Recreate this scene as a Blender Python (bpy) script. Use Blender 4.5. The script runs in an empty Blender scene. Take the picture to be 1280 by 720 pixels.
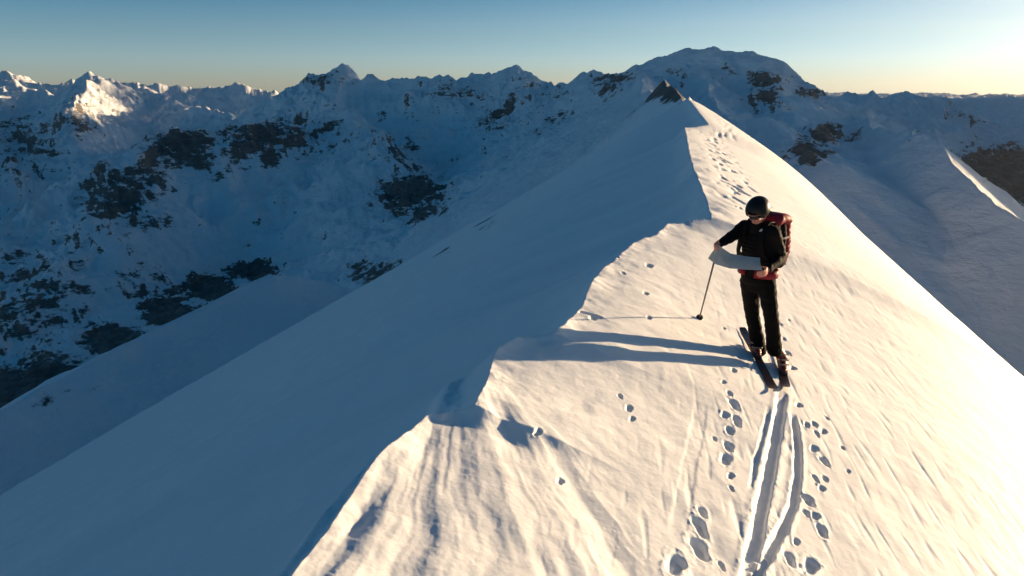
import bpy, bmesh, math, random
import numpy as np
from mathutils import Vector, Matrix

random.seed(7)
SC = bpy.context.scene
COL = SC.collection
rad = math.radians

# ------------------------------------------------------------------ camera numbers
FPX = 900.0                                   # focal length in pixels of a 1280 wide picture
PITCH = math.atan(255.0 / FPX)
CP, SP = math.cos(PITCH), math.sin(PITCH)

def ray(u, v):
    """direction through a pixel of the 1280x720 frame, scaled so that y = 1"""
    x = u - 640.0
    b = 360.0 - v
    y = FPX * CP + b * SP
    z = -FPX * SP + b * CP
    return x / y, z / y

def at(u, v, Y):
    a, c = ray(u, v)
    return (a * Y, Y, c * Y)

SUN_AZ, SUN_EL = rad(64.0), rad(4.4)          # azimuth measured from +Y towards +X
SUN_DIR = Vector((math.sin(SUN_AZ) * math.cos(SUN_EL), math.cos(SUN_AZ) * math.cos(SUN_EL), math.sin(SUN_EL)))

# ------------------------------------------------------------------ noise
def _hash(ix, iy, seed):
    h = (ix.astype(np.int64) * 374761393 + iy.astype(np.int64) * 668265263 + seed * 974634777) & 0xFFFFFFFF
    h = ((h ^ (h >> 13)) * 1274126177) & 0xFFFFFFFF
    h = (h ^ (h >> 16)) & 0xFFFFFFFF
    return h

def perlin(x, y, seed=0):
    x = np.asarray(x, dtype=np.float64); y = np.asarray(y, dtype=np.float64)
    x0 = np.floor(x); y0 = np.floor(y)
    fx = x - x0; fy = y - y0
    ux = fx * fx * fx * (fx * (fx * 6 - 15) + 10)
    uy = fy * fy * fy * (fy * (fy * 6 - 15) + 10)
    def g(ix, iy, dx, dy):
        a = _hash(ix, iy, seed) * (2 * math.pi / 4294967296.0)
        return np.cos(a) * dx + np.sin(a) * dy
    n00 = g(x0, y0, fx, fy); n10 = g(x0 + 1, y0, fx - 1, fy)
    n01 = g(x0, y0 + 1, fx, fy - 1); n11 = g(x0 + 1, y0 + 1, fx - 1, fy - 1)
    a = n00 + (n10 - n00) * ux
    b = n01 + (n11 - n01) * ux
    return (a + (b - a) * uy) * 1.5

def fbm(x, y, octv=5, seed=0, gain=0.5):
    s = 0; a = 1.0; f = 1.0
    for i in range(octv):
        s = s + a * perlin(x * f + i * 17.3, y * f - i * 9.1, seed + i)
        a *= gain; f *= 2.03
    return s

def ridged(x, y, octv=5, seed=0, gain=0.5):
    s = 0; a = 1.0; f = 1.0; w = 1.0
    for i in range(octv):
        n = 1.0 - np.abs(perlin(x * f + i * 13.7, y * f + i * 5.3, seed + i))
        n = n * n * w
        s = s + a * n
        w = np.clip(n * 1.6, 0, 1)
        a *= gain; f *= 2.1
    return s

def sstep(a, b, x):
    t = np.clip((x - a) / (b - a), 0, 1)
    return t * t * (3 - 2 * t)

# ------------------------------------------------------------------ the near ridge
OX, OY = -0.15, 6.5                            # a point of the crest
AX, AY = 0.242, 0.970                          # along the crest, away from the camera
NX, NY = 0.970, -0.242                         # to the right of the crest
CZ = -2.29                                     # height of the crest (camera at 0)

crest_px = [(330, 745), (350, 720), (390, 668), (430, 618), (470, 568), (500, 540), (517, 524), (533, 508), (565, 502),
            (592, 499), (606, 478), (616, 440), (622, 430), (646, 417), (690, 412), (706, 402), (716, 388), (728, 374),
            (733, 360), (748, 336), (768, 320), (792, 300), (820, 289), (836, 275), (860, 271), (874, 277), (889, 268),
            (884, 248), (875, 227), (866, 205), (861, 188), (857, 165), (855, 158), (885, 153.5), (878, 145), (870, 136)]
_cs, _ct = [-12.0, -6.0], [-0.35, -0.25]
for (u, v) in crest_px:
    a, c = ray(u, v)
    Y = CZ / c
    dx, dy = a * Y - OX, Y - OY
    s_, t_ = dx * AX + dy * AY, dx * NX + dy * NY
    if s_ > _cs[-1] + 0.01:
        _cs.append(s_); _ct.append(t_)
_cs += [112.0, 200.0]; _ct += [-0.3, 0.0]
_cs = np.array(_cs); _ct = np.array(_ct)
_fs = np.arange(-12.0, 200.0, 0.05)
_fc = np.interp(_fs, _cs, _ct)
_k = np.exp(-np.linspace(-2.2, 2.2, 81) ** 2); _k /= _k.sum()
_fc = np.convolve(np.pad(_fc, 40, 'edge'), _k, 'valid')          # the same line without its small jogs

def right_drop(t, q=1.0):
    """integral of the slope right of the crest: 0.23 near the crest, 0.885 far out"""
    t = np.maximum(t, 0) / q
    t1, t2, s1, s2 = 3.8, 10.8, 0.335, 0.868
    k = (s2 - s1) / (t2 - t1)
    a = s1 * np.minimum(t, t1)
    m = np.clip(t, t1, t2) - t1
    b = s1 * m + 0.5 * k * m * m
    c = s2 * np.maximum(t - t2, 0)
    return (a + b + c) * q

tracks = []       # (polyline of world xy, half width, depth)
prints = []       # (x, y, angle, half length, half width, depth)

def near_macro(x, y):
    dx, dy = x - OX, y - OY
    s = dx * AX + dy * AY
    t0 = dx * NX + dy * NY
    c = np.interp(s, _cs, _ct)
    w = np.exp(-((t0 - c) / 5.0) ** 2)
    c2 = np.interp(s, _fs, _fc)
    e = sstep(0.0, 1.3, t0 - c)
    t = t0 - (c + (c2 - c) * e) * w
    tau = np.maximum(-t, 0)
    lip = 0.30 + 0.25 * perlin(s * 0.55, s * 0 + 3.3, 5)
    lip = np.clip(lip, 0.06, 0.6)
    left = lip * (1 - np.exp(-(tau / 0.28) ** 1.4)) + 0.592 * tau + 0.9 * np.maximum(tau - 92, 0)
    # a rounded brow where the slope runs over into the lip
    z = CZ - np.where(t > 0, right_drop(t, 1 - 0.85 * sstep(40, 105, s)), left)
    z = z - np.where(t > 0, 0.05 * np.exp(-(t / 0.35) ** 2), 0.05 * np.exp(-(tau / 0.25) ** 2))
    # the dip and the last rise of the ridge, then its far end
    z = z + 0.42 * sstep(55, 96, s) * np.exp(-(t / 14) ** 2)
    end = np.maximum(s - 99, 0)
    z = z - 0.012 * np.minimum(end, 30) ** 2 - 0.72 * np.maximum(end - 30, 0)
    return z, s, t

def ground0(x, y):
    z, s, t = near_macro(np.array([x]), np.array([y]))
    return float(z[0])

def hit(u, v):
    """where the pixel's ray meets the smooth near ridge"""
    a, c = ray(u, v)
    Ys = np.arange(1.5, 120, 0.01)
    z, _, _ = near_macro(a * Ys, Ys)
    i = int(np.argmax(c * Ys <= z))
    return a * Ys[i], Ys[i], float(z[i])

def poly_dist(x, y, pts):
    best = np.full(x.shape, 1e9); side = np.zeros(x.shape); par = np.zeros(x.shape)
    for i in range(len(pts) - 1):
        (x0, y0), (x1, y1) = pts[i], pts[i + 1]
        ex, ey = x1 - x0, y1 - y0
        L2 = ex * ex + ey * ey
        k = np.clip(((x - x0) * ex + (y - y0) * ey) / L2, 0, 1)
        qx, qy = x - (x0 + k * ex), y - (y0 + k * ey)
        d = np.hypot(qx, qy)
        m = d < best
        best = np.where(m, d, best)
        side = np.where(m, np.sign(qx * ey - qy * ex), side)
        par = np.where(m, i + k, par)
    return best, side, par

def near_detail(x, y, z, s, t):
    """wind work, lumps, tracks and prints, metres; fades with distance"""
    r = np.hypot(x, y)
    lit = sstep(-0.5, 0.15, t)
    wx = 0.25 * fbm(x * 0.5, y * 0.5, 3, 40)
    lump = 0.012 * fbm(x * 0.55, y * 0.55, 4, 11) + 0.0050 * fbm(x * 2.1, y * 2.1, 3, 15)
    lump += 0.0011 * fbm(x * 9.0, y * 9.0, 3, 18) + 0.0004 * fbm(x * 31.0, y * 31.0, 2, 19)
    lump = lump * (1 + 0.4 * sstep(3.2, 1.2, t))
    d = lump * (0.30 + 0.70 * lit)
    # wind ribs that run down the fall line and towards the viewer
    ca, sa = math.cos(rad(-98)), math.sin(rad(-98))
    p = x * ca + y * sa; q = -x * sa + y * ca
    st = fbm(p * 1.1 + wx, q * 6.0 + wx, 3, 23)
    st2 = np.maximum(perlin(p * 2.2, q * 15.0 + wx, 27) - 0.30, 0)
    d += lit * sstep(0.4, 2.6, t) * (0.0026 * st - 0.014 * st2 * sstep(6.5, 2.5, t))
    # flutes under the cornice in the foreground
    fx, fy = x + 0.50, 6.35 - y
    fr_ = np.hypot(fx, fy)
    th = np.arctan2(fx, np.maximum(fy, 0.05)) + 0.03 * fbm(x * 1.2, y * 1.2, 3, 31)
    fl_w = sstep(0.5, -0.8, s) * sstep(0.85, 0.3, np.abs(th + 0.02)) * sstep(0.3, 1.3, fr_)
    fl = fbm(th * 5.5, fr_ * 0.28, 3, 33)
    fl2 = -np.maximum(perlin(th * 8.0, fr_ * 0.45, 36) - 0.15, 0)
    fl3 = fbm(th * 26.0, fr_ * 1.3, 2, 37)
    d += fl_w * np.minimum(fr_, 3.5) * (0.0075 * fl + 0.011 * fl2 + 0.0014 * fl3) * sstep(-0.9, 0.1, t)
    # rough broken edge of the cornice
    ed = np.exp(-((t + 0.02) / 0.22) ** 2)
    d += ed * (0.05 * fbm(x * 0.8, y * 0.8, 2, 50) + 0.022 * fbm(x * 1.9, y * 1.9, 3, 51) + 0.004 * fbm(x * 7, y * 7, 3, 52)) * sstep(60, 25, r)
    # a second, lower lip along the foot of the cornice in the foreground
    d += 0.11 * np.exp(-((t + 0.50 + 0.10 * perlin(s * 0.6, s * 0 + 1.7, 57)) / 0.10) ** 2) * sstep(0.2, -0.8, s)
    d += 0.03 * fbm(x * 5, y * 5, 3, 58) * np.exp(-((t + 0.30) / 0.22) ** 2) * sstep(0.2, -0.8, s)
    # left face: long soft wind undulation
    lf = sstep(-0.6, -3.0, t)
    d += lf * (0.20 * fbm(s * 0.035, t * 0.05, 3, 61) + 0.045 * fbm(s * 0.22, t * 0.6, 3, 64) + 0.030 * fbm(s * 0.8, t * 0.05, 3, 66)) * sstep(0.0, -8.0, t)
    # foot-worn strip beyond the skier and up the crest
    st_w = np.exp(-((t - 0.95 - 0.02 * s) / (0.55 + 0.004 * s)) ** 2) * sstep(7.0, 11.0, s) * sstep(95, 60, s)
    pit = np.maximum(perlin(x * 3.4, y * 1.3, 71) - 0.18, 0)
    d -= st_w * pit * 0.30
    return d * sstep(260, 60, r) + 0 * z

# ------------------------------------------------------------------ ski tracks and boot prints, placed on the ground
def world_line(px):
    out = []
    for (u, v) in px:
        a = hit(u, v); out.append((a[0], a[1]))
    return out

tracks.append((world_line([(979, 480), (976, 505), (971, 540), (963, 580), (955, 620), (946, 664), (936, 715), (930, 745)]), 0.047, 0.052))
tracks.append((world_line([(989, 508), (994, 535), (997, 565), (997, 597), (991, 632), (978, 662), (962, 690), (950, 712), (938, 750)]), 0.032, 0.046))
tracks.append((world_line([(966, 492), (957, 530), (945, 575), (936, 620)]), 0.020, 0.013))
tracks.append((world_line([(880, 480), (873, 530), (862, 580), (853, 630), (846, 680)]), 0.06, 0.005))
for k in range(1):
    pass
_pr = [(912, 493, .6), (918, 507, 1), (906, 520, .75), (921, 528, 1.05), (912, 539, .8), (911, 558, 1.1), (907, 574, 1.0), (913, 595, .6),
       (893, 548, .5), (878, 642, .8), (875, 660, 1.1), (874, 687, 1.2), (844, 707, 1.2), (902, 708, .5), (917, 463, .7), (904, 478, .5),
       (998, 507, .8), (1008, 533, .6), (1018, 532, .7), (1029, 540, .7), (1021, 544, .6), (1033, 523, .5), (1017, 563, .8), (1030, 578, .9),
       (1019, 600, .6), (1031, 600, .6), (1027, 612, .6), (1010, 627, 1.0), (1019, 646, .7), (1008, 643, .6), (1027, 664, .95), (995, 677, .6),
       (987, 700, .9), (1013, 708, 1.1), (1002, 712, .6), (985, 441, .8), (991, 460, .9), (980, 424, .6), (976, 405, .5), (986, 400, .5),
       (672, 539, .55), (786, 510, .6), (775, 495, .5), (784, 308, .8), (811, 332, 1.2), (779, 342, .6), (807, 368, .9), (742, 396, .9),
       (811, 397, .6), (772, 322, .5), (875, 396, .35), (905, 410, .4), (790, 523, .5), (1053, 560, .5), (1060, 590, .4), (914, 612, .4), (700, 602, .5),
       (925, 260, .7), (922, 250, .7), (918, 243, .7), (914, 234, .6), (919, 258, .6), (911, 226, .6), (916, 229, .5), (905, 216, .6), (908, 222, .6), (898, 205, .6), (893, 196, .6), (888, 186, .6)]
rnd = random.Random(5)
for (u, v, k) in _pr:
    a = hit(u, v)
    prints.append((a[0], a[1], rad(-16 + rnd.uniform(-22, 22)), 0.080 * k * rnd.uniform(.9, 1.15), 0.041 * k * rnd.uniform(.9, 1.2), 0.042 * k ** .8))
HOLLOWS = [(hit(631, 528)[:2], 0.32, 0.11, rad(12), 0.034), (hit(452, 640)[:2], 0.3, 0.08, rad(-10), 0.03), (hit(720, 505)[:2], 0.2, 0.10, rad(-40), 0.02)]
_h = hit(738, 392); prints.append((_h[0], _h[1], rad(70), 0.13, 0.05, 0.05))

def tracks_and_prints(x, y):
    d = np.zeros(x.shape)
    m0 = (np.hypot(x, y) < 60) & (y > 1.5)
    idx = np.nonzero(m0)[0]
    if len(idx) == 0:
        return d
    X, Y = x[idx], y[idx]
    D = np.zeros(X.shape)
    wob = 0.010 * fbm(X * 6, Y * 6, 3, 81)
    cr = np.maximum(perlin(X * 34, Y * 34, 85), 0) + np.maximum(perlin(X * 17, Y * 17, 86), 0)
    for (pts, hw, dep) in tracks:
        lo = np.array(pts).min(0) - 0.5; hi = np.array(pts).max(0) + 0.5
        j = np.nonzero((X > lo[0]) & (X < hi[0]) & (Y > lo[1]) & (Y < hi[1]))[0]
        if len(j) == 0:
            continue
        dd, side, par = poly_dist(X[j], Y[j], pts)
        dd = np.abs(dd + wob[j] * 0.8)
        edge = sstep(0.3, 0.9, par) * sstep(len(pts) - 1.0, len(pts) - 1.6, par)
        cut = -(dep - 0.10 * dep * cr[j]) * (1 - sstep(hw * 0.72, hw * 1.18, dd))
        rim = dep * (0.10 + 0.09 * cr[j]) * np.exp(-((dd - hw * 1.55) / (hw * 0.55)) ** 2)
        D[j] += (cut + rim) * edge * (0.9 + 0.2 * perlin(X[j] * 3, Y[j] * 3, 83))
    for (px, py, an, hl, hw, dep) in prints:
        j = np.nonzero((np.abs(X - px) < hl * 2.2) & (np.abs(Y - py) < hl * 2.2))[0]
        if len(j) == 0:
            continue
        ax, ay = math.sin(-an), math.cos(-an)
        ex, ey = X[j] - px, Y[j] - py
        l = (ex * ax + ey * ay) / hl; w = (ex * ay - ey * ax) / (hw * (1.02 + 0.16 * l - 0.20 * np.exp(-((l + 0.15) / 0.35) ** 2)))
        rr = (np.abs(l) ** 2.6 + np.abs(w) ** 2.6) ** (1 / 2.6) + wob[j] * 9
        D[j] += -dep * (1 - sstep(0.72, 1.08, rr)) + dep * (0.03 + 0.12 * cr[j]) * np.exp(-((rr - 1.38) / 0.28) ** 2) + dep * 0.12 * cr[j] * (rr < 0.85)
    for (c, hl, hw, an, dep) in HOLLOWS:
        ax, ay = math.sin(-an), math.cos(-an)
        ex, ey = X - c[0], Y - c[1]
        D -= dep * np.exp(-((ex * ax + ey * ay) / hl) ** 2 - (np.abs(ex * ay - ey * ax) / hw) ** 2.0 + wob * 12)
    d[idx] = D
    return d

# ------------------------------------------------------------------ the mountains: crest lines with flanks
# each: (points as pixel+distance, slope of the flanks, how fast the flank eases off, roughness)
def line(*pts):
    return [at(*p) for p in pts]

def beam(p, d, h):
    """a point by its offset p across the sunlight and its distance d towards the sun"""
    sx, sy = math.sin(SUN_AZ), math.cos(SUN_AZ)
    return (sx * d - sy * p, sy * d + sx * p, h)

# what stays in the shade of the unseen mountains added on the right: (offset across the light, height up to which it is shaded)
_zt = [(290, -6), (340, 14), (500, 28), (760, 75), (1200, 75), (1500, 62), (1900, 60), (2030, 40), (2080, -120), (2520, -125), (2570, 20), (2700, 30), (3200, 50)]
CASTER = [beam(p, 3.2 * p, z + (3.2 * p - max(0, 700 - 0.3 * p)) * math.tan(SUN_EL)) for (p, z) in _zt]

RIDGES = [
    # knob behind the ridge end, and a low hidden neck added to block sun
    (line((860, 134, 135), (852, 128, 155), (843, 107, 200), (835, 97, 225), (826, 101, 250), (818, 112, 275), (812, 140, 320), (806, 157, 400), (800, 158, 520), (798, 148, 640)), 0.95, 2700, 0.6),
    # summit and its shoulders
    (line((660, 92, 1500), (690, 98, 1420), (722, 101, 1330), (738, 88, 1250), (757, 88, 1200), (772, 94, 1160), (800, 82, 1110), (815, 75, 1080), (832, 71, 1060), (858, 61, 1040), (895, 62, 1020), (930, 62, 1000),
          (955, 70, 980), (975, 84, 960), (1000, 102, 930), (1022, 112, 900), (1042, 124, 880)), 0.62, 4200, 0.12),
    (line((800, 84, 1080), (794, 98, 850), (798, 110, 640), (806, 118, 480)), 0.7, 3000, 0.5),
    # spur from the summit towards the basin on the right
    (line((932, 79, 985), (948, 94, 900), (972, 118, 800), (1000, 140, 690), (1032, 160, 600), (1058, 176, 560), (1085, 200, 500)), 0.50, 2100, 0.9),
    (line((862, 82, 1010), (872, 96, 920), (890, 118, 760), (915, 150, 600)), 0.5, 1800, 0.7),
    # low knoll with the rocks low on the right
    (line((960, 150, 600), (1000, 178, 480), (1030, 205, 410)), 0.42, 1500, 0.7),
    # saddle to the right
    (line((1042, 124, 880), (1075, 122, 1100), (1110, 122, 1400), (1150, 121, 1700)), 0.42, 4500, 0.7),
    # the spur with the lit crest
    (line((1060, 150, 820), (1105, 158, 640), (1140, 163, 520), (1152, 165, 480), (1170, 176, 450), (1190, 193, 420), (1210, 213, 395), (1232, 237, 370), (1258, 258, 348), (1285, 275, 330), (1400, 345, 300)), 0.80, 2700, 0.45),
    # dark slope behind it
    (line((1105, 140, 2100), (1170, 150, 1900), (1230, 164, 1700), (1300, 178, 1500), (1400, 190, 1400)), 0.42, 5000, 0.5),
    # far range on the right
    (line((1050, 119, 4300), (1100, 118, 4200), (1140, 120, 4100), (1160, 117, 4000), (1172, 111, 4000), (1182, 107, 4000), (1196, 113, 4000), (1212, 118, 3950), (1232, 112, 3900), (1252, 117, 3900), (1275, 119, 3800), (1320, 121, 3700), (1380, 124, 3600)), 0.36, 12000, 1.2),
    # left range
    (line((340, 118, 1850), (366, 111, 1780), (392, 103, 1720), (412, 96, 1690), (428, 92, 1670), (440, 94, 1660), (452, 96, 1640), (462, 90, 1620), (490, 88, 1600), (522, 85, 1580), (548, 89, 1560), (566, 95, 1540),
          (590, 90, 1530), (620, 87, 1510), (650, 90, 1480), (678, 98, 1440), (700, 98, 1400), (722, 101, 1340)), 0.64, 4500, 0.6),
    # spurs of the left range
    (line((428, 84, 1670), (425, 112, 1500), (420, 135, 1360), (400, 148, 1260), (345, 150, 1190), (290, 147, 1150), (245, 150, 1110), (205, 165, 1060), (172, 185, 1000), (158, 212, 920), (128, 245, 840), (100, 285, 760), (70, 320, 700)), 0.56, 2100, 0.9),
    (line((420, 135, 1360), (448, 152, 1180), (475, 165, 1080), (500, 182, 1000), (525, 205, 920), (548, 235, 840), (566, 262, 780)), 0.58, 1260, 0.9),
    (line((548, 89, 1560), (575, 125, 1400), (600, 150, 1290), (625, 165, 1200)), 0.45, 1500, 0.9),
    (line((640, 89, 1490), (660, 120, 1350), (690, 150, 1200), (715, 170, 1050)), 0.45, 1500, 0.9),
    # left wall of the valley with the sunlit top
    (line((-160, 92, 2700), (-90, 98, 2650), (-40, 93, 2600), (0, 97, 2550), (40, 103, 2500), (72, 106, 2450), (95, 96, 2420), (115, 91, 2400), (135, 96, 2390), (160, 104, 2380), (190, 110, 2400), (230, 112, 2450), (280, 113, 2500), (340, 113, 2500)), 0.60, 6000, 0.7),
    (line((115, 91, 2400), (104, 110, 2150), (92, 128, 1950), (88, 146, 1780), (100, 168, 1620)), 0.62, 2700, 0.8),
    (line((175, 108, 2600), (205, 117, 2400), (232, 125, 2250), (262, 134, 2100), (290, 142, 2000)), 0.50, 2400, 0.6),
    (line((0, 97, 2550), (-10, 150, 2000), (10, 190, 1600), (20, 240, 1300), (10, 290, 1100)), 0.5, 2700, 0.9),
    (line((-160, 92, 2700), (-200, 160, 1800), (-180, 240, 1200), (-120, 330, 900), (-60, 400, 760)), 0.5, 2700, 0.9),
    # small summits beyond the left skyline
    (line((-60, 90, 5200), (0, 88, 5000), (12, 93, 4900), (30, 101, 4900), (150, 96, 5000), (180, 103, 5000), (230, 106, 5100), (268, 108, 5200), (300, 105, 5000), (330, 109, 5000), (346, 106, 4900), (370, 111, 4900)), 0.40, 12000, 0.75),
    # smooth shoulder below the left face
    (line((-120, 575, 175), (-40, 530, 195), (20, 500, 212), (70, 474, 226), (130, 440, 245), (200, 402, 268), (255, 377, 285), (300, 356, 300), (335, 342, 312), (380, 346, 325), (420, 352, 340), (470, 372, 350), (520, 395, 350)), 0.57, 6000, 0.10),
    # unseen mountains added on the right to shade the valley from the low sun
    (CASTER, 0.8, 60000 * 2, 0.2),
    # unseen bend of the lit spur below the ridge, added to shade the basin
    ([at(1285, 275, 330), beam(125, 385, -50), beam(40, 385, -36), beam(-80, 400, -32), beam(-260, 420, -30), beam(-600, 500, -40)], 0.5, 12000, 0.3),
    ([(-1800, -2600, -60), (-600, -3200, 90), (900, -3000, 40), (2200, -2000, 30)], 0.4, 10000, 0.6),
    ([(-3000, 600, 60), (-3200, -800, 160), (-2600, -2400, 20)], 0.4, 10000, 0.6),
]

def base_level(x, y):
    b = np.where(x < -120, -175 + 0.42 * (x + 120), -175 + 0.16 * (x + 120))
    b = np.clip(b, -620, -95)
    return b

def far_height(x, y):
    wx = 26 * fbm(x / 260, y / 260, 4, 101); wy = 26 * fbm(x / 260, y / 260, 4, 131)
    rr = np.hypot(x, y)
    ws = np.clip(rr / 1500, 0.12, 0.7)
    X = x + wx * ws; Y = y + wy * ws
    z = base_level(x, y); rough = np.full(x.shape, 0.5)
    for (pts, m, ease, ro) in RIDGES:
        best = np.full(x.shape, -1e9)
        P = np.array(pts)
        for i in range(len(P) - 1):
            x0, y0, z0 = P[i]; x1, y1, z1 = P[i + 1]
            ex, ey = x1 - x0, y1 - y0
            L2 = ex * ex + ey * ey
            k = np.clip(((X - x0) * ex + (Y - y0) * ey) / L2, 0, 1)
            d = np.hypot(X - (x0 + k * ex), Y - (y0 + k * ey))
            best = np.maximum(best, z0 + k * (z1 - z0) - m * d / (1 + d / ease))
        kk = np.clip(rr / 1000, 0.2, 3) * 7.0
        hgt = np.maximum(z, best) + kk * 0.35 * np.exp(-np.abs(z - best) / kk)
        wgt = 1 / (1 + np.exp(-np.clip((best - z) / 25.0, -30, 30)))
        rough = rough * (1 - wgt) + ro * wgt
        z = hgt
    sc = np.clip(rr / 1000, 0.22, 4.0)
    # gullies and ribs of the rock, then finer breaks
    r1 = ridged(X / 210, Y / 210, 6, 151, 0.52) - 1.2
    r2 = ridged(X / 60, Y / 60, 4, 171, 0.5) - 1.2
    z = z + rough * (np.minimum(sc, 1.5) * 20 * r1 + np.minimum(sc, 1) * 8.0 * r2)
    z = z + rough * np.minimum(sc, 2) * 2.2 * (ridged(X / 21, Y / 21, 3, 181) - 1.0)
    z = z + rough * 60 * np.maximum(sc - 1.2, 0) * (ridged(X / 900, Y / 900, 4, 191) - 1.3) * 0.35
    return z, rough

def total_height(x, y, detail=True):
    zn, s, t = near_macro(x, y)
    r = np.hypot(x, y)
    if detail:
        zn = zn + near_detail(x, y, zn, s, t) + tracks_and_prints(x, y)
    zf, ro = far_height(x, y)
    z = np.maximum(zn, zf)
    isnear = zn >= zf
    return z, isnear, t, ro

# ------------------------------------------------------------------ sheets of ground
def link(ob, parent=None):
    COL.objects.link(ob)
    if parent is not None:
        ob.parent = parent
    return ob

def sheet(name, x, y, z, nr, nc, wrap, mat, attrs=None):
    """a grid of nr rings by nc spokes as one mesh"""
    me = bpy.data.meshes.new(name)
    n = nr * nc
    co = np.empty((n, 3), dtype=np.float32)
    co[:, 0] = x; co[:, 1] = y; co[:, 2] = z
    I, J = np.meshgrid(np.arange(nr - 1), np.arange(nc if wrap else nc - 1), indexing='ij')
    J2 = (J + 1) % nc
    q = np.stack([I * nc + J, (I + 1) * nc + J, (I + 1) * nc + J2, I * nc + J2], -1).reshape(-1, 4)
    q = q[:, ::-1]
    # normal upwards whatever the order of spokes
    a, b, c = co[q[0, 0]], co[q[0, 1]], co[q[0, 2]]
    if np.cross(b - a, c - a)[2] < 0:
        q = q[:, ::-1]
    q = np.ascontiguousarray(q, dtype=np.int32)
    me.vertices.add(n); me.vertices.foreach_set('co', co.ravel())
    me.loops.add(q.size); me.loops.foreach_set('vertex_index', q.ravel())
    me.polygons.add(len(q))
    me.polygons.foreach_set('loop_start', np.arange(0, q.size, 4, dtype=np.int32))
    me.polygons.foreach_set('loop_total', np.full(len(q), 4, dtype=np.int32))
    me.polygons.foreach_set('use_smooth', np.ones(len(q), dtype=bool))
    me.update(calc_edges=True)
    for k, v in (attrs or {}).items():
        at_ = me.attributes.new(k, 'FLOAT', 'POINT')
        at_.data.foreach_set('value', np.asarray(v, dtype=np.float32))
    me.materials.append(mat)
    ob = bpy.data.objects.new(name, me)
    ob['kind'] = 'structure'
    return link(ob)

def spokes(fine, lo, hi, coarse):
    a = list(np.arange(lo, hi, fine))
    b = hi
    while b < lo + 360:
        a.append(b)
        e = min(b - hi, lo + 360 - b)
        b += min(coarse, fine + e * 0.022)
    return np.radians(np.array(a))

Q = 1.0
def build_near(mat):
    az = spokes(0.085 / Q, -40.0, 41.0, 3.0)
    r = [1.2]
    while r[-1] < 222:
        r.append(r[-1] + min(max(0.00030 * (r[-1] ** 2 + 9) / Q, 0.006), 2.2))
    r = np.array(r)
    R, A = np.meshgrid(r, az, indexing='ij')
    x, y = (R * np.sin(A)).ravel(), (R * np.cos(A)).ravel()
    z, near, t, ro = total_height(x, y)
    s = (x - OX) * AX + (y - OY) * AY
    rock = np.zeros(x.shape)
    # rock that shows through the foot of the left face
    ob = sheet('snow_ridge', x, y, z, len(r), len(az), True, mat, {'rock': rock_mask(x, y, z, near, ro)})
    return ob

def build_far(mat):
    az = spokes(0.075 / Q, -39.0, 39.5, 2.0)
    r = [218.0]
    while r[-1] < 12000:
        k = 0.0047 if r[-1] < 3000 else 0.010
        r.append(r[-1] * (1 + k / Q))
    r = np.array(r)
    R, A = np.meshgrid(r, az, indexing='ij')
    x, y = (R * np.sin(A)).ravel(), (R * np.cos(A)).ravel()
    z, near, t, ro = total_height(x, y, False)
    fade = sstep(9000, 11500, np.hypot(x, y))
    z = z * (1 - fade) - 300 * fade
    z = z - np.where(np.hypot(x, y) < 221, 0.05, 0)
    zz = rock_mask(x, y, z, near, ro)
    z = z + np.clip(zz, 0, 1) * np.clip(np.hypot(x, y) / 1000, 0.25, 1.5) * (9 * (ridged(x / 45, y / 45, 4, 211) - 0.9) + 3 * (ridged(x / 13, y / 13, 3, 221) - 0.9))
    return sheet('mountains', x, y, z, len(r), len(az), True, mat, {'rock': rock_mask(x, y, z, near, ro)})

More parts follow.
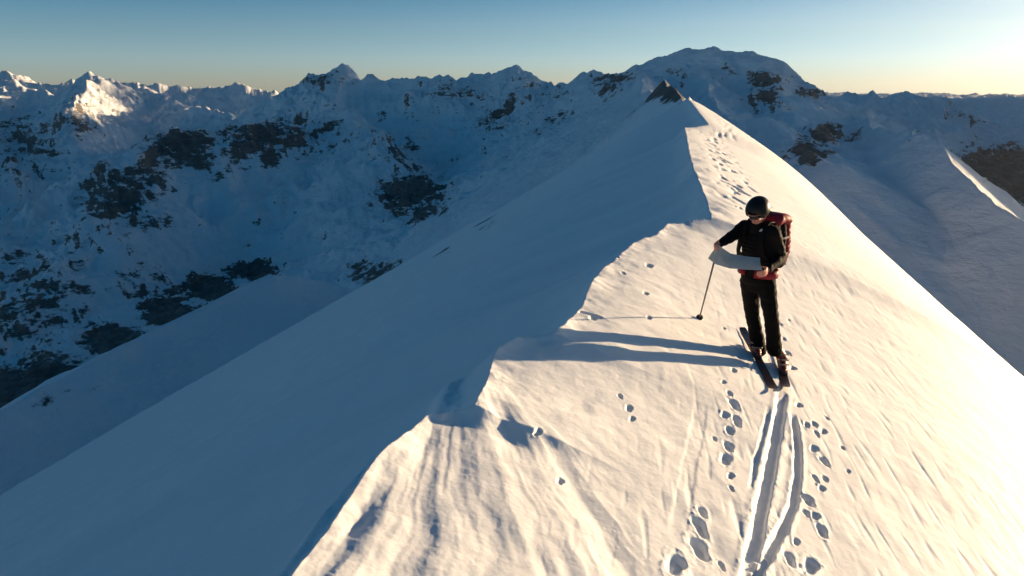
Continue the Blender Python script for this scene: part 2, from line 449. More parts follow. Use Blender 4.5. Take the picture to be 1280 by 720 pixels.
# places where bare rock stands out of the snow: pixel box, distance range, strength
ROCKS = [
    (838, 112, 34, 24, 100, 420, 1.0), (765, 102, 34, 14, 700, 1500, 0.7),
    (225, 180, 62, 30, 700, 1500, 1.0), (335, 172, 72, 26, 700, 1500, 0.9), (400, 160, 40, 14, 700, 1600, 0.5),
    (150, 245, 52, 48, 500, 1300, 0.9), (185, 215, 30, 36, 500, 1300, 0.7),
    (513, 246, 52, 34, 500, 1200, 1.05), (490, 185, 50, 28, 700, 1300, 0.55), (440, 185, 40, 20, 800, 1400, 0.35),
    (957, 112, 26, 28, 500, 1100, 0.8), (900, 90, 30, 16, 700, 1100, 0.4), (850, 92, 34, 16, 700, 1200, 0.5), (1015, 116, 26, 10, 700, 1100, 0.8),
    (1010, 190, 34, 26, 250, 700, 1.0), (1035, 165, 32, 16, 300, 900, 0.9), (985, 195, 22, 16, 250, 700, 0.6), (1090, 235, 40, 22, 200, 600, 0.35),
    (620, 150, 34, 26, 900, 1700, 0.5), (680, 150, 44, 34, 900, 1700, 0.35), (560, 115, 60, 20, 1000, 1800, 0.4), (690, 115, 40, 16, 1000, 1700, 0.4), (400, 100, 40, 12, 1200, 2000, 0.6), 
    (40, 400, 130, 100, 400, 1500, 0.75), (230, 380, 90, 34, 400, 1500, 0.85), (100, 330, 110, 60, 400, 1500, 0.35), (330, 340, 40, 20, 400, 1400, 0.7), (60, 460, 80, 40, 400, 1200, 0.9), (480, 345, 60, 22, 380, 1200, 0.9),
    (20, 180, 60, 40, 900, 2600, 0.6), (95, 150, 30, 24, 1200, 2600, 0.6), (200, 118, 60, 10, 1500, 2800, 0.3),
    (1262, 222, 75, 36, 480, 2600, 1.75), (1150, 165, 60, 20, 900, 2200, 0.4), (1225, 250, 40, 26, 250, 500, 0.25),
    (1170, 150, 160, 26, 1500, 5000, 0.35),
    (318, 340, 34, 14, 380, 1200, 1.45), (262, 362, 38, 18, 380, 1200, 1.45), (205, 388, 40, 20, 380, 1200, 1.45), (140, 425, 44, 24, 380, 1200, 1.45), (60, 470, 50, 28, 380, 1200, 1.45), (10, 490, 40, 40, 380, 1200, 1.45),
    (60, 480, 80, 40, 150, 300, 0.42), (150, 445, 60, 30, 150, 330, 0.40), (560, 318, 36, 14, 40, 400, 0.55), (610, 280, 30, 22, 40, 400, 0.5), (655, 243, 22, 16, 40, 400, 0.45), (745, 172, 30, 14, 60, 400, 0.35), (805, 150, 40, 16, 100, 400, 0.4),
]

def rock_mask(x, y, z, near, ro):
    r = np.hypot(x, y)
    m = np.zeros(x.shape)
    fr = y > 20
    yy = np.where(fr, y, 1e6)
    # project to compare with the places listed above, each of which also has its own distance
    ca = x / yy; cz = z / yy
    dep = CP - SP * cz
    u = 640 + FPX * ca / dep
    v = 360 - FPX * (SP + CP * cz) / dep
    for (cu, cv, hu, hv, y0, y1, k) in ROCKS:
        q = ((u - cu) / hu) ** 2 + ((v - cv) / hv) ** 2
        w = k * np.exp(-q * 0.9) * sstep(y0 * 0.92, y0, yy) * sstep(y1 * 1.08, y1, yy) * fr
        m = np.maximum(m, w)
    return m

# ------------------------------------------------------------------ materials
def new_mat(name):
    m = bpy.data.materials.new(name); m.use_nodes = True
    nt = m.node_tree
    return m, nt, nt.nodes['Principled BSDF']

def nd(nt, typ, **kw):
    n = nt.nodes.new(typ)
    for k, v in kw.items():
        setattr(n, k, v)
    return n

def math_node(nt, op, a, b=None, clamp=False):
    n = nd(nt, 'ShaderNodeMath', operation=op, use_clamp=clamp)
    for i, s in enumerate((a, b)):
        if s is None:
            continue
        if isinstance(s, (int, float)):
            n.inputs[i].default_value = s
        else:
            nt.links.new(s, n.inputs[i])
    return n.outputs[0]

def noise(nt, vec, scale, detail=4, rough=0.55, dist=0.0):
    n = nd(nt, 'ShaderNodeTexNoise')
    n.inputs['Scale'].default_value = scale; n.inputs['Detail'].default_value = detail
    n.inputs['Roughness'].default_value = rough; n.inputs['Distortion'].default_value = dist
    nt.links.new(vec, n.inputs['Vector'])
    return n.outputs['Fac']

def ramp(nt, fac, stops):
    n = nd(nt, 'ShaderNodeValToRGB')
    els = n.color_ramp.elements
    while len(els) > 1:
        els.remove(els[-1])
    els[0].position, els[0].color = stops[0][0], tuple(stops[0][1]) + (1,)
    for p, c in stops[1:]:
        e = els.new(p); e.color = tuple(c) + (1,)
    if fac is not None:
        nt.links.new(fac, n.inputs[0])
    return n.outputs[0]

def mixc(nt, fac, a, b, blend='MIX'):
    n = nd(nt, 'ShaderNodeMix', data_type='RGBA', blend_type=blend)
    for sock, s in ((n.inputs[0], fac), (n.inputs[6], a), (n.inputs[7], b)):
        if isinstance(s, (int, float)):
            sock.default_value = s
        elif isinstance(s, tuple):
            sock.default_value = s + (1,)
        else:
            nt.links.new(s, sock)
    return n.outputs[2]

SNOW = (0.86, 0.865, 0.87)

def snow_near():
    m, nt, b = new_mat('wind_packed_snow')
    tc = nd(nt, 'ShaderNodeTexCoord').outputs['Object']
    n1 = noise(nt, tc, 45, 4, 0.65)
    n2 = noise(nt, tc, 9, 4, 0.6)
    mp = nd(nt, 'ShaderNodeMapping'); mp.inputs['Rotation'].default_value = (0, 0, rad(31)); mp.inputs['Scale'].default_value = (1.6, 11, 4)
    nt.links.new(tc, mp.inputs[0])
    n3 = noise(nt, mp.outputs[0], 1.4, 3, 0.6, 0.4)
    h = math_node(nt, 'ADD', math_node(nt, 'MULTIPLY', n1, 0.22), math_node(nt, 'MULTIPLY', n2, 0.5))
    h = math_node(nt, 'ADD', h, math_node(nt, 'MULTIPLY', n3, 0.35))
    bp = nd(nt, 'ShaderNodeBump'); bp.inputs['Strength'].default_value = 0.20; bp.inputs['Distance'].default_value = 0.02
    nt.links.new(h, bp.inputs['Height']); nt.links.new(bp.outputs[0], b.inputs['Normal'])
    n4 = noise(nt, tc, 1.3, 4, 0.6)
    c = ramp(nt, n4, [(0.3, (0.83, 0.835, 0.84)), (0.7, (0.88, 0.885, 0.89))])
    # broken rock where the left face ends
    at_ = nd(nt, 'ShaderNodeAttribute', attribute_name='rock').outputs['Fac']
    f = math_node(nt, 'ADD', at_, math_node(nt, 'MULTIPLY', math_node(nt, 'SUBTRACT', noise(nt, tc, 0.22, 6, 0.7), 0.5), 2.2))
    f = ramp(nt, f, [(0.60, (0, 0, 0)), (0.72, (1, 1, 1))])
    f2 = math_node(nt, 'MULTIPLY', f, ramp(nt, at_, [(0.03, (0, 0, 0)), (0.12, (1, 1, 1))]))
    c = mixc(nt, f2, c, (0.07, 0.06, 0.052))
    nt.links.new(c, b.inputs['Base Color'])
    b.inputs['Roughness'].default_value = 0.62
    b.inputs['Specular IOR Level'].default_value = 0.25
    return m

def snow_far():
    m, nt, b = new_mat('alpine_snow_and_rock')
    tc = nd(nt, 'ShaderNodeTexCoord').outputs['Object']
    mp = nd(nt, 'ShaderNodeMapping'); mp.inputs['Scale'].default_value = (1, 1, 2.8)
    nt.links.new(tc, mp.inputs[0]); v = mp.outputs[0]
    at_ = nd(nt, 'ShaderNodeAttribute', attribute_name='rock').outputs['Fac']
    g = nd(nt, 'ShaderNodeNewGeometry')
    sp = nd(nt, 'ShaderNodeSeparateXYZ'); nt.links.new(g.outputs['Normal'], sp.inputs[0])
    steep = math_node(nt, 'SUBTRACT', 1.0, sp.outputs[2])
    big = math_node(nt, 'SUBTRACT', noise(nt, v, 0.011, 3, 0.6), 0.5)
    mid = math_node(nt, 'SUBTRACT', noise(nt, v, 0.035, 7, 0.72), 0.5)
    fin = math_node(nt, 'SUBTRACT', noise(nt, v, 0.16, 5, 0.7), 0.5)
    f = math_node(nt, 'MULTIPLY', at_, 0.60)
    f = math_node(nt, 'ADD', f, math_node(nt, 'MULTIPLY', steep, 0.85))
    f = math_node(nt, 'ADD', f, math_node(nt, 'MULTIPLY', big, 0.55))
    f = math_node(nt, 'ADD', f, math_node(nt, 'MULTIPLY', mid, 1.12))
    f = math_node(nt, 'ADD', f, math_node(nt, 'MULTIPLY', fin, 0.65))
    f = ramp(nt, f, [(0.46, (0, 0, 0)), (0.56, (0.95, 0.95, 0.95))])
    rockc = ramp(nt, noise(nt, v, 0.09, 5, 0.7), [(0.3, (0.040, 0.034, 0.030)), (0.5, (0.095, 0.078, 0.064)), (0.72, (0.20, 0.17, 0.145))])
    snowc = ramp(nt, noise(nt, v, 0.02, 4, 0.6), [(0.3, (0.79, 0.80, 0.81)), (0.7, (0.87, 0.875, 0.88))])
    nt.links.new(mixc(nt, f, snowc, rockc), b.inputs['Base Color'])
    hb = math_node(nt, 'ADD', math_node(nt, 'MULTIPLY', noise(nt, v, 0.06, 6, 0.65), 6.0), math_node(nt, 'MULTIPLY', f, 1.6))
    bp = nd(nt, 'ShaderNodeBump'); bp.inputs['Strength'].default_value = 0.55; bp.inputs['Distance'].default_value = 1.0
    nt.links.new(hb, bp.inputs['Height']); nt.links.new(bp.outputs[0], b.inputs['Normal'])
    b.inputs['Roughness'].default_value = 0.75
    b.inputs['Specular IOR Level'].default_value = 0.2
    return m

# ------------------------------------------------------------------ sky, sun, camera
def build_world():
    w = bpy.data.worlds.new('World'); SC.world = w; w.use_nodes = True
    nt = w.node_tree
    bg = nt.nodes['Background']
    sky = nd(nt, 'ShaderNodeTexSky', sky_type='NISHITA')
    sky.sun_disc = False
    sky.sun_elevation = SUN_EL
    sky.sun_rotation = SUN_AZ
    sky.altitude = 2600
    sky.air_density = 1.0; sky.dust_density = 0.9; sky.ozone_density = 2.0
    tc = nd(nt, 'ShaderNodeTexCoord').outputs['Generated']
    sp = nd(nt, 'ShaderNodeSeparateXYZ'); nt.links.new(tc, sp.inputs[0])
    el = math_node(nt, 'MULTIPLY', sp.outputs[2], 1.0, True)
    tint = ramp(nt, el, SKY_TINT)
    c = mixc(nt, 1.0, sky.outputs[0], tint, 'MULTIPLY')
    nt.links.new(c, bg.inputs[0])
    bg.inputs[1].default_value = SKY_STRENGTH

SKY_TINT = [(0.0, (0.98, 1.12, 1.80)), (0.03, (0.98, 1.18, 1.72)), (0.06, (0.72, 1.00, 1.30)), (0.115, (0.22, 0.69, 0.92)), (0.2, (0.15, 0.65, 0.84)), (0.5, (0.12, 0.68, 0.85)), (1.0, (0.10, 0.65, 0.83))]
SKY_STRENGTH = 0.058
SUN_STRENGTH = 5.0
EXPOSURE = 1.47
HAZE = 2.7e-5

def build_light_and_camera():
    L = bpy.data.lights.new('sun', 'SUN'); L.energy = SUN_STRENGTH; L.angle = rad(0.6); L.color = (1.0, 0.72, 0.43)
    o = bpy.data.objects.new('sun', L); link(o)
    o.rotation_euler = (-SUN_DIR).to_track_quat('-Z', 'Y').to_euler()
    cam = bpy.data.cameras.new('camera'); c = bpy.data.objects.new('camera', cam); link(c)
    cam.sensor_width = 36; cam.lens = 36 * FPX / 1280; cam.clip_start = 0.05; cam.clip_end = 40000
    c.rotation_euler = (math.pi / 2 - PITCH, 0, 0)
    SC.camera = c
    vs = SC.view_settings
    vs.view_transform = 'Standard'; vs.look = 'None'; vs.exposure = EXPOSURE; vs.gamma = 1; vs.use_curve_mapping = False
    SC.render.engine = 'CYCLES'
    cy = SC.cycles
    cy.use_denoising = True; cy.max_bounces = 5; cy.diffuse_bounces = 3; cy.glossy_bounces = 2; cy.volume_bounces = 0
    cy.caustics_reflective = False; cy.caustics_refractive = False

def build_haze():
    bm = bmesh.new()
    box(bm, Vector((0, 0, 120)), Vector((12600, 0, 0)), Vector((0, 12600, 0)), Vector((0, 0, 830)))
    m = bpy.data.materials.new('mountain_air'); m.use_nodes = True
    nt = m.node_tree
    nt.nodes.remove(nt.nodes['Principled BSDF'])
    pv = nd(nt, 'ShaderNodeVolumePrincipled')
    pv.inputs['Color'].default_value = (0.95, 0.95, 0.95, 1)
    pv.inputs['Density'].default_value = HAZE
    pv.inputs['Anisotropy'].default_value = 0.8
    nt.links.new(pv.outputs[0], nt.nodes['Material Output'].inputs['Volume'])
    o = mesh_ob('haze', bm, m, None, False)
    o['kind'] = 'stuff'

# ------------------------------------------------------------------ small modelling kit for the person and the gear
def plain(name, col, rough=0.6, spec=0.3, bump=0.0, scale=60.0, var=0.15, metal=0.0):
    m, nt, b = new_mat(name)
    tc = nd(nt, 'ShaderNodeTexCoord').outputs['Object']
    n = noise(nt, tc, scale, 4, 0.6)
    lo = tuple(c * (1 - var) for c in col); hi = tuple(min(1, c * (1 + var)) for c in col)
    nt.links.new(ramp(nt, n, [(0.3, lo), (0.7, hi)]), b.inputs['Base Color'])
    b.inputs['Roughness'].default_value = rough
    b.inputs['Specular IOR Level'].default_value = spec
    b.inputs['Metallic'].default_value = metal
    if bump:
        bp = nd(nt, 'ShaderNodeBump'); bp.inputs['Strength'].default_value = bump; bp.inputs['Distance'].default_value = 0.01
        nt.links.new(noise(nt, tc, scale * 0.5, 3, 0.6), bp.inputs['Height']); nt.links.new(bp.outputs[0], b.inputs['Normal'])
    return m

V = Vector

def frame(axis, hint=V((0, 0, 1))):
    z = axis.normalized()
    x = hint.cross(z)
    if x.length < 1e-4:
        x = V((1, 0, 0)).cross(z)
    x.normalize(); y = z.cross(x)
    return x, y, z

def ellipsoid(bm, c, ax, ay, az, sub=3):
    """ax, ay, az: half axes as vectors"""
    M = Matrix(((ax.x, ay.x, az.x, c.x), (ax.y, ay.y, az.y, c.y), (ax.z, ay.z, az.z, c.z), (0, 0, 0, 1)))
    bmesh.ops.create_icosphere(bm, subdivisions=sub, radius=1.0, matrix=M)

def limb(bm, a, b, ra, rb, n=None, sub=2):
    a, b = V(a), V(b)
    L = (b - a).length
    n = n or max(2, int(L / (min(ra, rb) * 0.45)) + 1)
    for i in range(n + 1):
        t = i / n; r = ra + (rb - ra) * t; c = a.lerp(b, t)
        ellipsoid(bm, c, V((r, 0, 0)), V((0, r, 0)), V((0, 0, r)), sub)

def melt(name, bm, mat, voxel=0.009, smooth=4, folds=None, parent=None):
    """join overlapping lumps into one continuous skin"""
    me = bpy.data.meshes.new(name + '_src'); bm.to_mesh(me); bm.free()
    ob = bpy.data.objects.new(name + '_src', me); COL.objects.link(ob)
    md = ob.modifiers.new('r', 'REMESH'); md.mode = 'VOXEL'; md.voxel_size = voxel; md.adaptivity = 0
    ms = ob.modifiers.new('s', 'SMOOTH'); ms.iterations = smooth; ms.factor = 0.5
    dg = bpy.context.evaluated_depsgraph_get(); dg.update()
    out = bpy.data.meshes.new_from_object(ob.evaluated_get(dg))
    bpy.data.objects.remove(ob); bpy.data.meshes.remove(me)
    out.name = name
    n = len(out.vertices)
    if folds:
        co = np.empty(n * 3, dtype=np.float32); no = np.empty(n * 3, dtype=np.float32)
        out.vertices.foreach_get('co', co); out.vertices.foreach_get('normal', no)
        co = co.reshape(-1, 3); no = no.reshape(-1, 3)
        co = co + no * folds(co.astype(np.float64))[:, None].astype(np.float32)
        out.vertices.foreach_set('co', co.astype(np.float32).ravel())
    out.materials.clear(); out.materials.append(mat)
    out.polygons.foreach_set('use_smooth', np.ones(len(out.polygons), dtype=bool))
    out.update()
    o = bpy.data.objects.new(name, out)
    return link(o, parent)

def mesh_ob(name, bm, mat, parent=None, smooth=True, bevel=0.0):
    if bevel:
        bmesh.ops.bevel(bm, geom=[e for e in bm.edges if len(e.link_faces) == 2 and e.calc_face_angle(0) > 0.5], offset=bevel, segments=2, affect='EDGES', clamp_overlap=True)
    bmesh.ops.recalc_face_normals(bm, faces=bm.faces)
    me = bpy.data.meshes.new(name); bm.to_mesh(me); bm.free()
    me.materials.append(mat)
    if smooth:
        me.polygons.foreach_set('use_smooth', np.ones(len(me.polygons), dtype=bool))
    return link(bpy.data.objects.new(name, me), parent)

def box(bm, c, hx, hy, hz):
    """box about c with half-axis vectors"""
    vs = [bm.verts.new(c + sx * hx + sy * hy + sz * hz) for sx in (-1, 1) for sy in (-1, 1) for sz in (-1, 1)]
    for f in ((0, 1, 3, 2), (4, 6, 7, 5), (0, 4, 5, 1), (2, 3, 7, 6), (0, 2, 6, 4), (1, 5, 7, 3)):
        bm.faces.new([vs[i] for i in f])

def tube(bm, pts, radii, seg=10, caps=True):
    pts = [V(p) for p in pts]
    rings = []
    for i, p in enumerate(pts):
        d = (pts[min(i + 1, len(pts) - 1)] - pts[max(i - 1, 0)])
        x, y, z = frame(d, V((0.3, 0.9, 0.1)))
        r = radii[i] if isinstance(radii, (list, tuple)) else radii
        rings.append([bm.verts.new(p + (x * math.cos(2 * math.pi * k / seg) + y * math.sin(2 * math.pi * k / seg)) * r) for k in range(seg)])
    for a, b in zip(rings[:-1], rings[1:]):
        for k in range(seg):
            bm.faces.new((a[k], a[(k + 1) % seg], b[(k + 1) % seg], b[k]))
    if caps:
        bm.faces.new(rings[0][::-1]); bm.faces.new(rings[-1])

def ribbon(bm, pts, side, half, thick, normal):
    """flat strap along pts; side / normal: one vector each or lists"""
    rings = []
    for i, p in enumerate(pts):
        s = side[i] if isinstance(side, list) else side
        n = normal[i] if isinstance(normal, list) else normal
        rings.append([bm.verts.new(V(p) + s * half * a + n * thick * b) for a, b in ((-1, -.5), (1, -.5), (1, .5), (-1, .5))])
    for a, b in zip(rings[:-1], rings[1:]):
        for k in range(4):
            bm.faces.new((a[k], a[(k + 1) % 4], b[(k + 1) % 4], b[k]))
    bm.faces.new(rings[0][::-1]); bm.faces.new(rings[-1])

def tag(o, label, cat=None, group=None):
    o['label'] = label
    if cat:
        o['category'] = cat
    if group:
        o['group'] = group

# ------------------------------------------------------------------ the ski tourer
def build_person():
    UP = V((0, 0, 1))
    G = V(hit(960, 453)); Y0 = G.y
    def J(u, v, d=0.0):
        return V(at(u, v, Y0 + d))
    F = V((-0.80, -0.60, 0)).normalized()                 # where the chest faces
    R = V((F.y, -F.x, 0))                                 # his right
    M_black = plain('black_shell_fabric', (0.007, 0.0062, 0.006), 0.75, 0.10, 0.25, 40)
    M_trou = plain('black_trouser_fabric', (0.0065, 0.0058, 0.0055), 0.8, 0.08, 0.25, 40)
    M_skin = plain('sunlit_skin', (0.56, 0.23, 0.17), 0.5, 0.35, 0.05, 90, 0.12)
    M_helm = plain('black_helmet_shell', (0.009, 0.008, 0.0075), 0.4, 0.25, 0.0, 30)
    M_lens = plain('dark_lens', (0.01, 0.009, 0.008), 0.08, 0.6, 0.0, 10)
    M_strap = plain('grey_elastic', (0.16, 0.15, 0.14), 0.7, 0.2, 0.2, 80)
    M_boot = plain('maroon_boot_plastic', (0.20, 0.036, 0.030), 0.45, 0.4, 0.05, 30)
    M_boot2 = plain('dark_boot_plastic', (0.040, 0.022, 0.018), 0.5, 0.35, 0.05, 30)
    M_metal = plain('grey_metal', (0.30, 0.29, 0.28), 0.35, 0.5, 0.0, 30, 0.1, 0.8)
    M_red = plain('red_pack_fabric', (0.23, 0.008, 0.020), 0.6, 0.3, 0.3, 45)
    M_pack = plain('black_pack_fabric', (0.008, 0.007, 0.007), 0.75, 0.1, 0.3, 45)
    M_grey = plain('grey_webbing', (0.17, 0.155, 0.15), 0.7, 0.2, 0.2, 90)
    M_white = plain('white_print', (0.75, 0.74, 0.72), 0.6, 0.2, 0.0, 30, 0.03)
    M_map = plain('pale_paper', (0.42, 0.43, 0.42), 0.75, 0.15, 0.1, 14, 0.10)
    mm, mnt, mb = new_mat('printed_sheet')
    mtc = nd(mnt, 'ShaderNodeTexCoord').outputs['Object']
    nz = noise(mnt, mtc, 7, 3, 0.5)
    land = ramp(mnt, nz, [(0.35, (0.36, 0.38, 0.36)), (0.5, (0.44, 0.44, 0.42)), (0.62, (0.40, 0.43, 0.45))])
    fr = nd(mnt, 'ShaderNodeMath', operation='FRACT'); mnt.links.new(math_node(mnt, 'MULTIPLY', nz, 26.0), fr.inputs[0])
    mnt.links.new(mixc(mnt, ramp(mnt, fr.outputs[0], [(0.0, (.55, .55, .55)), (0.16, (0, 0, 0))]), land, (0.25, 0.20, 0.16)), mb.inputs['Base Color'])
    mb.inputs['Roughness'].default_value = 0.75
    M_map = mm
    M_ski = plain('dark_brown_ski_top', (0.055, 0.026, 0.020), 0.4, 0.45, 0.0, 16, 0.25)
    M_bind = plain('black_binding_plastic', (0.03, 0.028, 0.03), 0.45, 0.4, 0.0, 30)
    M_pole = plain('dark_grey_pole_shaft', (0.10, 0.085, 0.075), 0.4, 0.5, 0.0, 30)

    # joints
    pel = J(947, 346, 0.0); wai = J(946, 324, 0.0); che = J(946, 299, 0.0); nek = J(947, 280, -0.01)
    she = J(949, 286, 0.0)
    shR = she + R * 0.185 - UP * 0.01; shL = she - R * 0.175 - UP * 0.02
    hipR = J(937, 352, 0.08); hipL = J(957.5, 352, -0.07)
    knR = J(940.5, 395, 0.09); knL = J(964, 395, -0.18)
    anR = J(949, 438, 0.13); anL = J(968, 438, -0.10)
    elR = J(913, 297, 0.02); haR = J(899, 305, -0.16)
    elL = J(977, 321, -0.10); haL = J(960, 337, -0.34)
    head = J(947, 266, -0.055)

    # ---------------- body: one continuous skin (head with a face, neck, trunk, arms, hands, legs)
    hf = (F * 0.86 + V((0.0, -0.10, 0)) - UP * 0.50).normalized()     # where the face looks: down at the map
    hr = hf.cross(UP).normalized(); hu = hr.cross(hf).normalized()   # hr: his right
    bm = bmesh.new()
    ellipsoid(bm, head + hu * 0.022 - hf * 0.012, hr * 0.076, hf * 0.095, hu * 0.098)
    ellipsoid(bm, head - hu * 0.052 + hf * 0.026, hr * 0.058, hf * 0.062, hu * 0.066)
    ellipsoid(bm, head - hu * 0.098 + hf * 0.052, hr * 0.030, hf * 0.030, hu * 0.024)     # chin
    limb(bm, head - hu * 0.004 + hf * 0.086, head - hu * 0.044 + hf * 0.106, 0.010, 0.016)    # nose
    ellipsoid(bm, head + hu * 0.016 + hf * 0.080, hr * 0.050, hf * 0.014, hu * 0.010)     # brow
    for sgn in (-1, 1):
        ellipsoid(bm, head - hu * 0.034 + hf * 0.066 + hr * 0.036 * sgn, hr * 0.022, hf * 0.018, hu * 0.020)   # cheek
        ellipsoid(bm, head - hu * 0.010 + hr * 0.078 * sgn - hf * 0.008, hr * 0.010, hf * 0.020, hu * 0.032)    # ear
    ellipsoid(bm, head - hu * 0.066 + hf * 0.086, hr * 0.026, hf * 0.010, hu * 0.006)     # lips
    ellipsoid(bm, head - hu * 0.077 + hf * 0.084, hr * 0.022, hf * 0.010, hu * 0.007)
    limb(bm, nek - UP * 0.03, head - hu * 0.05 - hf * 0.03, 0.058, 0.054)
    limb(bm, pel, wai, 0.085, 0.08); limb(bm, wai, che, 0.08, 0.080); limb(bm, che, nek - UP * 0.02, 0.075, 0.050)
    for s_, e_, h_ in ((shR, elR, haR), (shL, elL, haL)):
        limb(bm, she - UP * 0.01, s_, 0.055, 0.05); limb(bm, s_, e_, 0.048, 0.038); limb(bm, e_, h_, 0.038, 0.027)
    for a_, k_, f_ in ((hipR, knR, anR), (hipL, knL, anL)):
        limb(bm, pel, a_, 0.085, 0.07); limb(bm, a_, k_, 0.07, 0.05); limb(bm, k_, f_, 0.053, 0.038)
    def hand(wrist, fore, palmn, thumb, curl):
        """fore: along the hand; palmn: out of the palm; thumb: towards the thumb"""
        c = wrist + fore * 0.055
        ellipsoid(bm, c, fore * 0.055, thumb * 0.044, palmn * 0.017)
        for k, (L, off) in enumerate(((0.072, 0.030), (0.080, 0.010), (0.075, -0.010), (0.058, -0.029))):
            p = wrist + fore * 0.098 + thumb * off; d = fore.copy()
            for j in range(3):
                d = (d * math.cos(curl) + palmn * math.sin(curl)).normalized()
                q = p + d * L * (0.42, 0.32, 0.26)[j]
                limb(bm, p, q, 0.0098 - 0.001 * j, 0.009 - 0.001 * j, 4)
                p = q
        p = wrist + fore * 0.030 + thumb * 0.034
        d = (fore * 0.75 + thumb * 0.45 + palmn * 0.48).normalized()
        for j in range(2):
            q = p + d * (0.042, 0.034)[j]
            limb(bm, p, q, 0.0125 - 0.002 * j, 0.0105 - 0.002 * j, 4)
            d = (d + fore * 0.25 + palmn * 0.35).normalized(); p = q
    # the right hand pinches the far top corner of the sheet, the left one its near end
    fo = (haR - elR).normalized(); th = (UP * 0.8 + F * 0.3); th = (th - fo * th.dot(fo)).normalized()
    hand(haR, fo, fo.cross(th).normalized() if fo.cross(th).dot(-R) > 0 else -fo.cross(th).normalized(), th, 0.62)
    fo2 = (haL - elL).normalized(); th2 = UP - fo2 * UP.dot(fo2); th2.normalize()
    pn2 = fo2.cross(th2).normalized()
    if pn2.dot(R) < 0: pn2 = -pn2
    hand(haL, fo2, pn2, th2, 0.55)
    person = melt('person', bm, M_skin, 0.0055, 3)
    tag(person, 'ski tourer in black standing on the sunlit ridge with head bent over an open sheet', 'person')

    def wr(k, amp):
        def f(co):
            x, y, z = co[:, 0], co[:, 1], co[:, 2]
            a = perlin(x * 7 + y * 5 + k, z * 15 + x * 3, 300 + k) * 0.6 + perlin(x * 19 + y * 13, z * 26 - y * 9, 310 + k) * 0.35
            return amp * a
        return f
    # ---------------- jacket
    bm = bmesh.new()
    def slab(c, w, d, h):
        ellipsoid(bm, c, R * w, F * d, UP * h)
    top = V(she); bot = J(946.5, 351, 0.0)
    for i in range(15):
        t = i / 14
        c = top.lerp(bot, t)
        w = np.interp(t, [0, .12, .35, .65, 1], [.135, .195, .205, .185, .195])
        d = np.interp(t, [0, .12, .4, .7, 1], [.085, .118, .135, .125, .135])
        slab(c - UP * 0.0, w, d, 0.06)
    limb(bm, nek - UP * 0.06, nek + UP * 0.035 + F * 0.012, 0.085, 0.070)           # collar
    for s_, e_, h_ in ((shR, elR, haR), (shL, elL, haL)):
        limb(bm, s_ - (s_ - she) * 0.4, s_, 0.088, 0.082)
        limb(bm, s_, e_, 0.080, 0.062)
        limb(bm, e_, e_.lerp(h_, 0.93), 0.061, 0.044)
    jacket = melt('jacket', bm, M_black, 0.0085, 5, wr(1, 0.011), person)
    # ---------------- trousers
    bm = bmesh.new()
    def leg(a, b, ra, rb, n=14):
        for i in range(n + 1):
            t = i / n; r = ra + (rb - ra) * t; c = V(a).lerp(V(b), t)
            ellipsoid(bm, c, V((r, 0, 0)), V((0, r * 1.28, 0)), V((0, 0, r)), 2)
    for i in range(6):
        slab(pel.lerp(J(947, 360, 0.0), i / 5) + UP * 0.02, 0.172, 0.125, 0.07)
    for a_, k_, f_ in ((hipR, knR, anR), (hipL, knL, anL)):
        leg(a_, k_, 0.104, 0.078); leg(k_, f_ + (k_ - f_) * 0.14, 0.077, 0.082)
        leg(f_ + (k_ - f_) * 0.14, f_ + (k_ - f_) * 0.04, 0.082, 0.085, 4)
    trousers = melt('trousers', bm, M_trou, 0.0085, 4, wr(3, 0.012), person)

    # ---------------- helmet, glasses, strap
    bm = bmesh.new()
    hc = head + hu * 0.040 - hf * 0.016
    bmesh.ops.create_uvsphere(bm, u_segments=40, v_segments=24, radius=1.0)
    for v in bm.verts:
        x, y, z = v.co
        v.co = hc + hr * x * 0.110 + hf * y * 0.130 + hu * z * 0.116
        v.co -= hf * 0.010 * max(0, z)
    def hcut(co, no):
        bmesh.ops.bisect_plane(bm, geom=bm.verts[:] + bm.edges[:] + bm.faces[:], plane_co=co, plane_no=no, clear_outer=True)
    hcut(hc - hu * 0.062 - hf * 0.02, (-hu + hf * 0.16).normalized())
    n2 = (hf * 0.90 - hu * 0.42).normalized()
    hcut(hc + hf * 0.098 - hu * 0.004, n2)
    bmesh.ops.solidify(bm, geom=bm.faces[:], thickness=-0.012)
    helmet = mesh_ob('helmet', bm, M_helm, person)
    for k in (-1, 0, 1):
        bm = bmesh.new()
        c = hc + hr * 0.050 * k
        pts = [c + hf * (0.080 - abs(k) * 0.012) + hu * (0.089 - 0.02 * abs(k)), c + hf * 0.03 + hu * (0.112 - 0.018 * abs(k)), c - hf * 0.045 + hu * (0.108 - 0.015 * abs(k))]
        tube(bm, pts, 0.0055, 8)
        mesh_ob('vent', bm, M_bind, helmet)
    # brim
    bm = bmesh.new()
    arc = [math.radians(a) for a in range(-66, 67, 12)]
    pts = [hc + hr * math.sin(a) * 0.098 + hf * (math.cos(a) * 0.121 - 0.004) + hu * 0.012 for a in arc]
    ribbon(bm, pts, [(hf * math.cos(a) + hr * math.sin(a) - hu * .25).normalized() for a in arc], 0.014, 0.007, hu)
    mesh_ob('brim', bm, M_helm, helmet)
    # wrap-round glasses
    gl = bmesh.new()
    arc = [math.radians(a) for a in range(-62, 63, 8)]
    pts = [head + hr * math.sin(a) * 0.083 + hf * (math.cos(a) * 0.110 - 0.004) + hu * 0.000 for a in arc]
    hh = [0.021 * (1 - 0.35 * abs(a)) * (0.62 + 0.38 * min(1, abs(a) / 0.25)) for a in arc]
    rings = []
